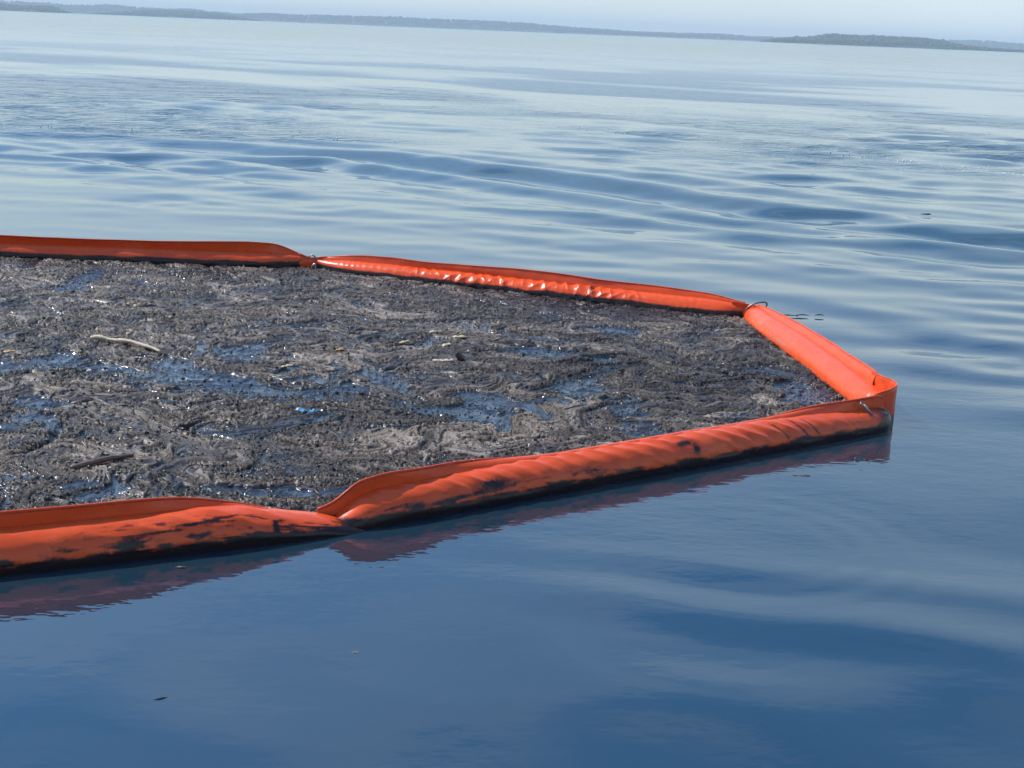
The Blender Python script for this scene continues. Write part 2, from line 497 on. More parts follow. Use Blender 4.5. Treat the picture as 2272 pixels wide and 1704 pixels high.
wname_label = {
    'ridge_woodland': 'pale blue wooded ridge along the whole far shore',
    'wooded_headland': 'dark wooded headland on the far shore at the right edge',
    'wooded_point': 'small dark wooded point at the left edge of the far shore',
    'shore_woodland': 'long low wooded rise in front of the pale ridge at left',
}
shore('far_ridge', 'ridge_woodland', 5600, [(-500, 22), (0, 20), (50, 20), (85, 18), (96, 16), (130, 19), (180, 22), (220, 20), (309, 17.5), (374, 20), (400, 17), (464, 14), (490, 14.5), (554, 18), (605, 16), (660, 18), (720, 19), (830, 20.5), (890, 19.5), (980, 20), (1060, 20.5), (1140, 19), (1180, 16.5), (1225, 15.5), (1238, 14), (1330, 12), (1400, 10), (1520, 11.5), (1560, 13), (1610, 12), (1640, 10), (1740, 11), (1900, 15), (2060, 18), (2110, 20), (2180, 22), (2230, 19), (2400, 20), (2800, 16)], 400, 7000, 11, 71)
shore('near_headland', 'wooded_headland', 3300, [(1655, 0.5), (1665, 4), (1700, 10), (1740, 13), (1770, 15), (1790, 19), (1812, 22.5), (1830, 21), (1900, 22), (2000, 22), (2050, 19), (2070, 15), (2095, 10), (2130, 7), (2200, 5), (2272, 5), (2500, 4)], 120, 2600, 9, 72)
shore('low_point', 'wooded_point', 3600, [(-300, 18), (0, 14), (40, 12), (60, 13), (85, 13.5), (100, 12), (115, 7), (128, 2), (134, 0.5)], 100, 900, 9, 73)
shore('low_rise', 'shore_woodland', 4300, [(180, 0.5), (200, 3), (235, 4.5), (260, 8), (290, 12.5), (350, 14), (438, 12.5), (477, 10), (503, 7), (530, 3), (548, 0.5)], 140, 1300, 9, 74)

# ------------------------------------------------------------------ boom sections
def resample(pts, ds):
    pts = np.array(pts, float)
    # Catmull-Rom through the plan points
    out = []
    P = np.vstack([2 * pts[0] - pts[1], pts, 2 * pts[-1] - pts[-2]])
    for i in range(1, len(P) - 2):
        for t in np.linspace(0, 1, 60, endpoint=False):
            a, b, c, d = P[i - 1], P[i], P[i + 1], P[i + 2]
            out.append(0.5 * ((2 * b) + (c - a) * t + (2 * a - 5 * b + 4 * c - d) * t * t + (3 * b - a - 3 * c + d) * t ** 3))
    out.append(pts[-1])
    out = np.array(out)
    s = np.concatenate([[0], np.cumsum(np.hypot(*np.diff(out, axis=0).T))])
    n = max(4, int(s[-1] / ds))
    ss = np.linspace(0, s[-1], n + 1)
    xy = np.stack([np.interp(ss, s, out[:, 0]), np.interp(ss, s, out[:, 1])], -1)
    T = np.gradient(xy, ss, axis=0)
    T /= np.linalg.norm(T, axis=1)[:, None]
    return ss, xy, T, s[-1]

def smooth_interp(ss, tab, col, sig):
    s = np.array([t[0] for t in tab]); v = np.array([t[col] for t in tab], float)
    y = np.interp(ss, s, v)
    ds = ss[1] - ss[0]
    r = max(1, int(3 * sig / ds))
    kx = np.exp(-0.5 * ((np.arange(-r, r + 1) * ds) / sig) ** 2); kx /= kx.sum()
    return np.convolve(np.pad(y, r, 'edge'), kx, 'valid')

def tube_path(name, pts, rad, mat, parent, nseg=8, closed=False, attrs=None, sub=6):
    pts = np.array(pts, float)
    if sub > 1:
        q = []
        P = np.vstack([2 * pts[0] - pts[1], pts, 2 * pts[-1] - pts[-2]])
        if closed: P = np.vstack([pts[-1], pts, pts[0], pts[1]])
        for i in range(1, len(P) - 2):
            for t in np.linspace(0, 1, sub, endpoint=False):
                a, b, c, d = P[i - 1], P[i], P[i + 1], P[i + 2]
                q.append(0.5 * ((2 * b) + (c - a) * t + (2 * a - 5 * b + 4 * c - d) * t * t + (3 * b - a - 3 * c + d) * t ** 3))
        if not closed: q.append(pts[-1])
        pts = np.array(q)
    n = len(pts)
    rad = np.interp(np.linspace(0, 1, n), np.linspace(0, 1, len(np.atleast_1d(rad))), np.atleast_1d(rad))
    T = np.gradient(pts, axis=0)
    if closed: T = np.roll(pts, -1, 0) - np.roll(pts, 1, 0)
    T /= np.linalg.norm(T, axis=1)[:, None] + 1e-9
    ref = np.array([0.31, 0.17, 0.93])
    A = np.cross(T, ref); A /= np.linalg.norm(A, axis=1)[:, None] + 1e-9
    B = np.cross(T, A)
    th = np.linspace(0, 2 * np.pi, nseg, endpoint=False)
    V = pts[:, None, :] + rad[:, None, None] * (A[:, None, :] * np.cos(th)[None, :, None] + B[:, None, :] * np.sin(th)[None, :, None])
    V = V.reshape(-1, 3)
    F = []
    for i in range(n if closed else n - 1):
        for j in range(nseg):
            a = i * nseg + j; b = i * nseg + (j + 1) % nseg
            i2 = (i + 1) % n
            F.append((a, b, i2 * nseg + (j + 1) % nseg, i2 * nseg + j))
    if not closed:
        F.append(tuple(range(nseg))[::-1]); F.append(tuple(range((n - 1) * nseg, n * nseg)))
    at = None
    if attrs: at = {k: np.full(len(V), v) for k, v in attrs.items()}
    return mesh_obj(name, V, F, mat, parent, True, at)

def boom_section(label, pts, tab, fin, disp, oilf, scufff=None, ds=0.008, nth=72, sig=0.05, seed=1, thf=92):
    """tab rows: s, zc, rx, rz ; fin rows: s, height, lean(deg) or None"""
    ss, xy, T, Ltot = resample(pts, ds)
    N = np.stack([T[:, 1], -T[:, 0]], -1)
    zc = smooth_interp(ss, tab, 1, sig); rx = smooth_interp(ss, tab, 2, sig); rz = smooth_interp(ss, tab, 3, sig)
    th = np.linspace(0, 2 * np.pi, nth, endpoint=False)
    S, TH = np.meshgrid(ss, th, indexing='ij')
    c, s_ = np.cos(TH), np.sin(TH)
    dsp = disp(S, TH) + 0.0035 * pn(S * 3.5, TH * 1.2, seed) + 0.0012 * pn(S * 14, TH * 3, seed + 1)
    size = np.minimum(rx, rz)[:, None] / 0.1
    dsp = dsp * np.clip(size, 0.15, 1)
    fx = (rx[:, None] + dsp) * c; fz = (rz[:, None] + dsp) * s_
    V = np.zeros(S.shape + (3,))
    V[..., 0] = xy[:, None, 0] + N[:, None, 0] * fx
    V[..., 1] = xy[:, None, 1] + N[:, None, 1] * fx
    V[..., 2] = zc[:, None] + fz
    oil = oilf(S, TH, V[..., 2], V[..., 0], V[..., 1])
    sc = scufff(S, TH, V) if scufff else np.zeros_like(S)
    n, m = S.shape
    i = np.arange(n - 1)[:, None] * m + np.arange(m)[None, :]
    j = np.arange(n - 1)[:, None] * m + (np.arange(m)[None, :] + 1) % m
    F = np.stack([i, j, j + m, i + m], -1).reshape(-1, 4).tolist()
    VV = V.reshape(-1, 3)
    c0 = VV[:m].mean(0); c1 = VV[-m:].mean(0)
    VV = np.vstack([VV, c0, c1])
    a0, a1 = len(VV) - 2, len(VV) - 1
    for q in range(m):
        F.append((a0, (q + 1) % m, q)); F.append((a1, (n - 1) * m + q, (n - 1) * m + (q + 1) % m))
    oilv = np.concatenate([oil.ravel(), [oil[0].mean(), oil[-1].mean()]])
    scv = np.concatenate([sc.ravel(), [0, 0]])
    mid = len(ss) // 2
    root = empty('boom_section', (xy[mid, 0], xy[mid, 1], 0.0))
    tag(root, label, 'oil boom', 'orange floating boom sections')
    mesh_obj('float_tube', VV, F, M_TUBE, root, True, {'oil': oilv, 'scuff': scv})
    # upright fin with a rolled hem
    if fin:
        f0, f1 = fin[0][0], fin[-1][0]
        k = (ss >= f0 - 1e-6) & (ss <= f1 + 1e-6)
        fs = ss[k]
        hh = smooth_interp(fs, fin, 1, 0.04); le = np.radians(smooth_interp(fs, fin, 2, 0.07))
        nc = 9
        q = np.linspace(0, 1, nc)
        tf = R(thf)
        bx = rx[k] * math.cos(tf) ; bz = zc[k] + rz[k] * math.sin(tf) - 0.008
        Sg, Q = np.meshgrid(fs, q, indexing='ij')
        lat = 0.010 * pn(Sg * 2.2, Q * 0.8, seed + 5) * Q + 0.004 * pn(Sg * 7, Q * 1.5, seed + 6) * Q
        lean = le[:, None] * (0.35 + 0.65 * Q)
        H = (hh[:, None] + 0.008) * Q
        off = -np.sin(lean) * H + lat
        zz = np.cos(lean) * H
        NN = N[k]
        def sheet(o):
            G = np.zeros(Sg.shape + (3,))
            nx_, nz_ = np.cos(lean), np.sin(lean)
            a = bx[:, None] + off + nx_ * o
            G[..., 0] = xy[k][:, None, 0] + NN[:, None, 0] * a
            G[..., 1] = xy[k][:, None, 1] + NN[:, None, 1] * a
            G[..., 2] = bz[:, None] + zz + nz_ * o
            return G
        A, B = sheet(0.0015), sheet(-0.0015)
        n2 = len(fs)
        G = np.vstack([A.reshape(-1, 3), B.reshape(-1, 3)])
        i = np.arange(n2 - 1)[:, None] * nc + np.arange(nc - 1)[None, :]
        Fa = np.stack([i, i + 1, i + nc + 1, i + nc], -1).reshape(-1, 4)
        off_ = n2 * nc
        Fb = Fa[:, ::-1] + off_
        e = np.arange(n2 - 1) * nc + nc - 1
        Fe = np.stack([e, e + off_, e + nc + off_, e + nc], -1)
        z0 = np.arange(nc - 1); z1 = (n2 - 1) * nc + z0
        Fs = np.vstack([np.stack([z0, z0 + off_, z0 + 1 + off_, z0 + 1], -1), np.stack([z1 + 1, z1 + 1 + off_, z1 + off_, z1], -1)])
        F2 = np.vstack([Fa, Fb, Fe, Fs])
        ol = 0.12 * sstep(0.2, 0.7, pn(G[:, 0] * 9 + G[:, 1] * 9, G[:, 2] * 30, seed + 9))
        fo = mesh_obj('top_fin', G, F2, M_FIN, root, True, {'oil': ol, 'scuff': np.zeros(len(G))})
        top = (A[:, -1] + B[:, -1]) / 2
        tube_path('seam', A[::3, -2] + np.array([0, 0, 0.001]), 0.0018, M_FIN, fo, 5, False, {'oil': 0.42, 'scuff': 0.0}, sub=1)
        tube_path('hem', top[::3], 0.0042, M_FIN, fo, 6, False, {'oil': 0.0, 'scuff': 0.0}, sub=1)
    return root, dict(ss=ss, xy=xy, N=N, zc=zc, rx=rx, rz=rz)

def ridge(ph):                      # sharp-crested fold profile, mean about zero
    return 1 - 1.57 * np.abs(np.sin(ph / 2))

def win(x, a, b, w):
    return sstep(a - w, a + w, x) * (1 - sstep(b - w, b + w, x))

def band(z, line, w=0.02):
    return np.clip(0.5 + (line - z) / w, 0, 1)

# --- far left section (only its inner face, in its own shade)
def d1(S, TH):
    w = win(TH, R(55), R(115), R(18)) * win(S, 4.0, 5.4, 0.3)
    return 0.0022 * ridge(2 * np.pi * (S + 0.03 * TH) / 0.085 + 2 * pn(S * 3, TH, 5)) * w
def o1(S, TH, z, x, y): return band(z, 0.064 + 0.008 * pn(S * 6, TH, 3))
LT = resample(P1, 0.01)[3]
boom_section('dark shaded orange boom section along the far left edge of the oily mat', P1,
    [(0, .032, .105, .105), (LT - .45, .032, .105, .105), (LT - .22, .036, .085, .095), (LT - .08, .036, .045, .075), (LT, .04, .012, .06)],
    [(0, .066, -28), (LT - 1.6, .062, -28), (LT - 1.15, .062, -20), (LT - .5, .078, -6), (LT - .25, .075, 6), (LT - .14, .055, 25), (LT - .05, .03, 35), (LT, .015, 35)],
    d1, o1, seed=21, thf=84)

# --- far right section: crinkled with bright folds
def d2(S, TH):
    w = win(TH, R(8), R(120), R(16))
    a = 2 * np.pi * (S + 0.055 * (TH - 1.5)) / 0.092 + 3.4 * pn(S * 3.2, TH * 0.7, 7)
    b = 2 * np.pi * (S - 0.060 * (TH - 1.5)) / 0.118 + 3.4 * pn(S * 2.9, TH * 0.7, 8)
    mid = win(S, 0.9, 2.75, 0.3) * (0.70 + 1.0 * pn(S * 3.1, TH, 2)).clip(0.1, 1.5)
    allr = 0.30 + 0.3 * pn(S * 5, TH * 2, 9)
    return w * (0.0105 * mid * (0.6 * ridge(a) + 0.6 * ridge(b)) + 0.0034 * allr * ridge(a * 1.5) * win(S, .2, 3.3, .15))
def o2(S, TH, z, x, y):
    o = band(z, 0.056 + 0.010 * pn(S * 6, TH, 13))
    o += 0.75 * np.exp(-((S - 2.43) / 0.030) ** 2 - ((TH - R(70)) / 0.5) ** 2)      # dark smear
    return o.clip(0, 1)
L2_ = resample(P2, 0.01)[3]
boom_section('sunlit orange boom section with crinkled shiny skin along the far side of the mat', P2,
    [(0, .042, .014, .045), (.10, .036, .050, .058), (.25, .030, .085, .078), (.5, .024, .10, .09), (L2_ - .4, .024, .105, .098), (L2_ - .16, .026, .10, .092), (L2_ - .07, .030, .07, .078), (L2_, .045, .016, .060)],
    [(.02, .03, 40), (.2, .042, 35), (.4, .052, 20), (.7, .058, 12), (1.0, .05, 12), (1.4, .06, 10), (1.8, .072, 10), (2.1, .07, 10), (2.5, .055, 14), (3.0, .055, 26), (3.35, .045, 34), (L2_, .02, 45)],
    d2, o2, seed=31, ds=0.005, nth=110)

# --- end section, full in the sun
def d3(S, TH):
    w = win(TH, R(-20), R(120), R(20))
    return w * 0.0011 * (np.sin(2 * np.pi * (S + 0.012 * TH) / 0.036 + 3 * pn(S * 4, TH, 3)) * (0.6 + 0.6 * pn(S * 6, TH * 2, 4)))
def o3(S, TH, z, x, y): return band(z, 0.030 + 0.010 * pn(S * 22, TH * 2, 23), 0.025)
def s3(S, TH, V):
    th = np.where(TH > np.pi, TH - 2 * np.pi, TH)
    a = np.exp(-((S - 0.45) / 0.10) ** 2 - ((th - R(38)) / 0.22) ** 2)
    b = np.exp(-((S - 0.95) / 0.33) ** 2 - ((th - R(16)) / 0.16) ** 2) * (0.55 + 0.6 * np.sin(2 * np.pi * S / 0.045 + 4 * pn(S * 6, TH, 2)))
    return (0.9 * a * (0.5 + 0.6 * np.sin(2 * np.pi * S / 0.05 + 5 * pn(S * 9, TH * 3, 4))) + 1.2 * b).clip(0, 1)
L3_ = resample(P3, 0.01)[3]
boom_section('bright orange boom section closing the right end of the enclosure, fully sunlit', P3,
    [(0, .024, .075, .080), (.06, .026, .095, .088), (.3, .028, .105, .09), (1.2, .038, .108, .105), (2.2, .038, .108, .105), (2.45, .036, .10, .10), (2.56, .036, .07, .09), (L3_, .04, .02, .075)],
    [(0, .022, 30), (.25, .038, 34), (.7, .05, 34), (1.3, .055, 32), (2.0, .06, 26), (2.3, .068, 14), (L3_ - .19, .074, 10)],
    d3, o3, s3, seed=41, thf=96)

# --- near section, its skin twisted into slanting folds
def d4(S, TH):
    w = win(TH, R(18), R(118), R(18))
    ph = 2 * np.pi * (S - 0.16 * (np.pi / 2 - TH)) / (0.125) + 2.0 * pn(S * 1.6, TH * 0.5, 14)
    am = (0.55 + 0.7 * pn(S * 2.6, TH * 0.8, 15)).clip(0.1, 1.3)
    fold = 0.0058 * am * ridge(ph) * win(S, 0.25, 3.0, 0.15)
    ph2 = 2 * np.pi * (S - 0.10 * (np.pi / 2 - TH)) / 0.055 + 2.5 * pn(S * 3, TH, 16)
    return w * (fold + 0.0014 * ridge(ph2) * am)
def o4(S, TH, z, x, y):
    th = np.where(TH > np.pi, TH - 2 * np.pi, TH)
    o = band(z, 0.046 + 0.015 * pn(S * 5, TH, 33) + 0.006 * pn(S * 18, TH * 3, 34), 0.025)
    for s0, t0, a, b, k in ((0.80, R(32), .09, .24, .9), (1.90, R(52), .05, .16, 1.0), (1.96, R(30), .025, .3, .8), (0.40, R(14), .03, .2, .8), (1.35, R(14), .05, .15, .6), (0.62, R(18), .2, .12, .6)):
        o += k * np.exp(-((S - s0) / a) ** 2 - ((th - t0) / b) ** 2)
    o += 0.60 * sstep(-0.1, 0.7, pn(S * 5, th * 5, 48) + 0.6 * pn(S * 16, th * 12, 49)) * win(th, R(-5), R(34), R(12)) * (1 - 0.6 * sstep(1.2, 2.2, S))
    for s0 in (2.66, 2.74, 2.52):                                   # thin curved streaks
        o += 0.7 * np.exp(-((S - s0 - 0.07 * (R(60) - th)) / 0.010) ** 2) * win(th, R(15), R(75), R(10))
    o += 0.75 * sstep(3.2, 3.4, S)
    return o.clip(0, 1)
L4_ = resample(P4, 0.01)[3]
boom_section('near orange boom section with slanting folds, from the pinched joint to the right corner', P4,
    [(0, .0, .085, .022), (.08, .006, .09, .035), (.17, .026, .10, .085), (.30, .034, .108, .098), (1.0, .040, .108, .105), (2.0, .042, .108, .106), (2.8, .036, .105, .10), (3.12, .028, .10, .09), (3.3, .026, .095, .088), (L4_ - .03, .026, .085, .085), (L4_, .026, .05, .06)],
    [(0, .05, 10), (.06, .058, 6), (.14, .066, 0), (.25, .062, 0), (.45, .05, 8), (.65, .045, 28), (.9, .045, 68), (1.2, .045, 105), (2.3, .045, 108), (2.7, .04, 70), (2.95, .045, 30), (3.2, .055, 8), (L4_, .065, 0)],
    d4, o4, seed=51, ds=0.006, nth=96, sig=0.03)

# --- near left section, smeared with oil, tail pinched flat
def d5(S, TH):
    w = win(TH, R(18), R(118), R(18))
    ph = 2 * np.pi * (S - 0.22 * (np.pi / 2 - TH)) / 0.20 + 2.2 * pn(S * 1.4, TH * 0.5, 18)
    am = (0.4 + 0.7 * pn(S * 1.9, TH * 0.8, 19)).clip(0.05, 1.2)
    return w * 0.0042 * am * ridge(ph)
def o5(S, TH, z, x, y):
    th = np.where(TH > np.pi, TH - 2 * np.pi, TH)
    o = band(z, 0.046 + 0.018 * pn(S * 4, TH, 43) + 0.010 * pn(S * 15, TH * 4, 44), 0.03)
    e = S - (L5_ - 1.46)                                            # metres from the left edge of the view
    sm = sstep(-0.15, 0.7, pn(S * 6, th * 4.5, 45) + 0.6 * pn(S * 17, th * 11, 46) + 0.05)
    o += 0.80 * sm * win(e, 0.35, 1.5, 0.3) * win(th, R(-5), R(62), R(10))
    o += 0.55 * sstep(0.1, 0.5, pn(S * 9, th * 5, 47)) * win(th, R(0), R(24), R(8))
    o += 0.9 * np.exp(-((e - 1.08) / 0.012) ** 2) * win(th, R(0), R(48), R(5))
    return o.clip(0, 1)
L5_ = resample(P5, 0.01)[3]
boom_section('oil-smeared orange boom section at the near left edge, its tail pinched flat', P5,
    [(0, .04, .112, .108), (L5_ - .62, .040, .110, .105), (L5_ - .50, .036, .108, .098), (L5_ - .32, .022, .105, .075), (L5_ - .16, .008, .098, .055), (L5_ - .05, -.004, .09, .03), (L5_, -.008, .08, .016)],
    [(0, .065, 0), (L5_ - 1.46, .062, 0), (L5_ - 0.9, .056, 2), (L5_ - .74, .045, 10), (L5_ - .62, .028, 30), (L5_ - .5, .016, 60), (L5_ - .38, .01, 80)],
    d5, o5, seed=61, ds=0.006, nth=96, sig=0.03, thf=100)

# --- loose webbing and metal at the joints (parts of the sections they are sewn to)
SECT = [o for o in COL.objects if o.name.startswith('boom_section')]
def strip(name, path, zlo, zhi, mat, parent, oilf=None, wob=0.006, seed=1, nz=12):
    ss, xy, T, Lt = resample(path, 0.008)
    N = np.stack([T[:, 1], -T[:, 0]], -1)
    lo = np.interp(ss / Lt, np.linspace(0, 1, len(zlo)), zlo); hi = np.interp(ss / Lt, np.linspace(0, 1, len(zhi)), zhi)
    r = 6
    sm = lambda v: np.convolve(np.pad(v, r, 'edge'), np.ones(2 * r + 1) / (2 * r + 1), 'valid')
    lo, hi = sm(lo), sm(hi)
    q = np.linspace(0, 1, nz)
    S, Q = np.meshgrid(ss, q, indexing='ij')
    w = wob * (pn(S * 14, Q * 2.5, seed) + 0.6 * pn(S * 30, Q * 4, seed + 1))
    sheets = []
    for o in (0.0015, -0.0015):
        G = np.zeros(S.shape + (3,))
        G[..., 0] = xy[:, None, 0] + N[:, None, 0] * (w + o)
        G[..., 1] = xy[:, None, 1] + N[:, None, 1] * (w + o)
        G[..., 2] = lo[:, None] + (hi - lo)[:, None] * Q
        sheets.append(G.reshape(-1, 3))
    n = len(ss)
    G = np.vstack(sheets)
    i = np.arange(n - 1)[:, None] * nz + np.arange(nz - 1)[None, :]
    Fa = np.stack([i, i + 1, i + nz + 1, i + nz], -1).reshape(-1, 4)
    o_ = n * nz
    e = np.arange(n - 1) * nz + nz - 1
    F = np.vstack([Fa, Fa[:, ::-1] + o_, np.stack([e, e + o_, e + nz + o_, e + nz], -1)])
    oil = oilf(G) if oilf else 0.5 * band(G[:, 2], 0.03)
    ob = mesh_obj(name, G, F, mat, parent, True, {'oil': oil, 'scuff': np.zeros(len(G))})
    top = (sheets[0].reshape(n, nz, 3)[:, -1] + sheets[1].reshape(n, nz, 3)[:, -1]) / 2
    tube_path('hem', top[::2], 0.0042, M_FIN, ob, 6, False, {'oil': 0.0, 'scuff': 0.0}, sub=1)
    return ob
b1, b2, b3, b4, b5 = SECT
# joint between the two far sections
strip('end_flap', [(-1.82, 11.60), (-1.74, 11.58), (-1.66, 11.585), (-1.58, 11.56)], [0.0, .0, .0], [.135, .118, .095, .115, .12], M_FIN, b1, None, 0.012, 3)
tube_path('ring', [(-1.748, 11.585, .09), (-1.725, 11.57, .118), (-1.69, 11.555, .127), (-1.662, 11.55, .10), (-1.655, 11.555, .055), (-1.672, 11.575, .022), (-1.715, 11.60, .03)], 0.0055, M_STEEL, b1, 8, True)
tube_path('snap_hook', [(-1.70, 11.53, .028), (-1.685, 11.525, .055), (-1.672, 11.525, .062), (-1.664, 11.53, .04), (-1.672, 11.53, .012)], [.005, .008, .008, .006, .005], M_BRIGHT, b1, 8)
# joint at the far right corner
strip('end_flap', [(1.60, 10.245), (1.69, 10.21), (1.74, 10.17), (1.775, 10.10)], [0.0, .02, .0], [.13, .12, .116, .12], M_FIN, b2, None, 0.008, 5)
tube_path('tie_wire', [(1.690, 10.165, .078), (1.712, 10.16, .108), (1.75, 10.155, .132), (1.80, 10.15, .146), (1.838, 10.15, .143), (1.838, 10.155, .118), (1.822, 10.16, .10)], 0.006, M_STEEL, b2, 8)
# pleats gathered into the wire
for a, b in (((1.685, 10.115, .005), (1.700, 10.14, .085)),):
    tube_path('pleat', [a, tuple((np.array(a) + np.array(b)) / 2 + np.array([0, 0, -.003])), b], [.010, .007, .003], M_TUBE, b2, 8, False, {'oil': 0.0, 'scuff': 0.0})
# near right corner: sheet wraps round from the end section to the near one
def oc(G):
    v = band(G[:, 2], 0.035 + 0.02 * pn(G[:, 0] * 20, G[:, 1] * 20, 8), 0.03)
    return np.maximum(v, 0.8 * sstep(2.095, 2.12, G[:, 0]) * (1 - sstep(0.08, 0.13, G[:, 2])))
strip('corner_flap', [(1.70, 7.185), (1.86, 7.295), (1.97, 7.365), (2.06, 7.42), (2.108, 7.49), (2.104, 7.575), (2.074, 7.67), (2.053, 7.76), (2.046, 7.80)],
      [.04, .02, -.03, -.03, -.03, -.02, .03, .07, .10], [.128, .138, .152, .176, .198, .207, .207, .205, .202], M_FIN, b4, oc, 0.004, 9)
coil = [(1.868 + 0.045 * t + 0.010 * math.cos(t * 44), 7.235 + 0.036 * t + 0.010 * math.sin(t * 44), .150 - .05 * t) for t in np.linspace(0, 1, 60)]
tube_path('spring_clip', coil, 0.0022, M_BRIGHT, b4, 6, sub=2)
tube_path('tie_wire', [(1.862, 7.27, .162), (1.858, 7.24, .152), (1.885, 7.225, .128), (1.918, 7.235, .098), (1.90, 7.25, .085)], 0.005, M_STEEL, b4, 8)
tube_path('hook', [(1.915, 7.23, .098), (1.95, 7.245, .082), (1.985, 7.265, .074), (2.015, 7.285, .078), (2.025, 7.30, .095), (2.005, 7.30, .110), (1.985, 7.30, .125)], [.003, .003, .004, .006, .006, .003, .003], M_STEEL, b4, 8)

# ------------------------------------------------------------------ the oily mat
POOLS = [(-1.97, 7.74, 0.28, 0.34), (-0.98, 7.70, 0.27, 0.33), (-2.44, 6.86, 0.14, 0.29), (-0.47, 7.31, 0.17, 0.14), (-0.19, 7.39, 0.09, 0.27),
         (0.39, 7.82, 0.14, 0.25), (1.72, 7.91, 0.13, 0.27), (-1.83, 5.76, 0.10, 0.13), (-1.15, 5.79, 0.20, 0.05), (0.67, 7.30, 0.07, 0.37),
         (-3.29, 10.69, 0.10, 0.48), (0.29, 8.83, 0.26, 0.20), (0.68, 9.50, 0.19, 0.19), (-1.64, 8.47, 0.19, 0.18), (-1.45, 7.62, 0.40, 0.20), (-2.7, 8.0, 0.25, 0.2)]

def psi(x, y):
    return 0.55 * pn(x * 0.55 + 7, y * 0.75, 100) + 0.26 * pn(x * 1.5, y * 1.9, 101) + 0.07 * pn(x * 4.2, y * 4.6, 104)

def flow(x, y):
    e = 0.02
    return (psi(x, y + e) - psi(x, y - e)) / (2 * e) + 0.25, -(psi(x + e, y) - psi(x - e, y)) / (2 * e)

def mat_drift(x, y):
    qx, qy = x.copy(), y.copy()
    for _ in range(12):
        u, v = flow(qx, qy)
        qx -= 0.10 * u; qy -= 0.10 * v
    return qx, qy

def mat_fields(x, y):
    qx, qy = mat_drift(x, y)
    low = pn(qx * 0.7, qy * 1.6, 110)
    mid = pn(qx * 1.6, qy * 4.6, 121)
    fib = 1 - np.abs(pn(qx * 2.6, qy * 11, 111)) * 2.4
    fib2 = 1 - np.abs(pn(qx * 5.5 + 0.8 * mid, qy * 23, 112)) * 2.4
    lump = pn(qx * 9, qy * 24 + y * 6, 113)
    fine = pn(qx * 16, qy * 40, 114)
    crack = np.exp(-(pn(qx * 1.3, qy * 4.0, 122) / 0.05) ** 2) * sstep(-0.1, 0.3, pn(x * 1.3, y * 1.3, 123))
    pool = np.full(x.shape, -0.16)
    for cx, cy, a, b in POOLS:
        d = np.hypot((x - cx) / (a * 1.9), (y - cy) / (b * 1.6))
        pool = np.maximum(pool, 0.85 * (1.0 - d))
    pool = pool + 0.70 * pn(qx * 0.9, qy * 3.0, 115) + 0.40 * pn(qx * 2.6, qy * 9, 116) + 0.18 * fine
    wet = sstep(0.04, 0.40, pool)
    wet = np.maximum(wet, 0.75 * sstep(0.12, 0.55, pn(qx * 1.4 + 9, qy * 4.5, 117) + 0.3 * pn(qx * 4, qy * 13, 124)))
    h = 0.006 * low + 0.007 * mid + 0.009 * fib + 0.008 * fib2 * (0.4 + 0.9 * np.clip(low + 0.4, 0, 1)) + 0.004 * lump + 0.0035 * fine
    h = 0.020 + h - 0.022 * crack
    # a dark furrow near the left edge
    t = np.clip(((x + 2.23) * 0.05 + (y - 6.23) * 0.52) / 0.27, 0, 1)
    dd = np.hypot(x + 2.23 - 0.02 * t - 0.03 * np.sin(y * 9), (y - 6.23 - 0.52 * t) * 0.6)
    h -= 0.03 * np.exp(-(dd / 0.028) ** 2)
    pz = 0.008 + 0.0012 * pn(x * 9, y * 9, 118) + 0.0035 * fine
    h = h * (1 - wet) + np.minimum(h, pz + 0.010 * np.clip(fib2 * lump * 2.5, 0, 1)) * wet
    tone = 0.45 + 0.46 * pn(qx * 0.8, qy * 2.4, 119) + 0.26 * (fib - 0.25) + 0.24 * (fib2 - 0.25) + 0.10 * lump + 0.22 * pn(x * 0.8, y * 0.8, 120) - 0.45 * crack
    return h, np.clip(tone, 0, 1), wet, qx, qy

def build_mat():
    ys = []
    y = 3.2
    while y < 11.9:
        s = 0.02 if y < 4.5 else 0.0065 + 0.0062 * max(0, (y - 5) / 6.5)
        ys.append(y); y += s
    ys = np.array(ys)
    nxv, nxo = 760, 60
    u = np.concatenate([np.linspace(-1, 0, nxo, endpoint=False), np.linspace(0, 1, nxv)])
    xl = -(0.372 * ys + 0.25); xr = np.full_like(ys, 2.12)
    X = np.where(u[None, :] < 0, xl[:, None] + u[None, :] * 3.2, xl[:, None] + u[None, :] * (xr - xl)[:, None])
    Y = np.repeat(ys[:, None], len(u), 1)
    Y = Y + 0.0
    ins = inside_poly(X, Y)
    h, tone, wet, QX, QY = mat_fields(X, Y)
    nx = len(u)
    keep = ins[:-1, :-1] | ins[1:, :-1] | ins[:-1, 1:] | ins[1:, 1:]
    i = (np.arange(len(ys) - 1)[:, None] * nx + np.arange(nx - 1)[None, :])[keep]
    F = np.stack([i, i + 1, i + nx + 1, i + nx], -1)
    used = np.zeros(X.size, bool); used[F.ravel()] = True
    idx = np.cumsum(used) - 1
    V = np.stack([X, Y, h], -1).reshape(-1, 3)[used]
    o = mesh_obj('oily_debris_mat', V, idx[F], M_SLUDGE, None, True, {'tone': tone.ravel()[used], 'wet': wet.ravel()[used], 'qx': QX.ravel()[used], 'qy': QY.ravel()[used]})
    tag(o, 'swirled grey brown mat of oil soaked debris floating inside the boom', 'oil slick', kind='stuff')
build_mat()

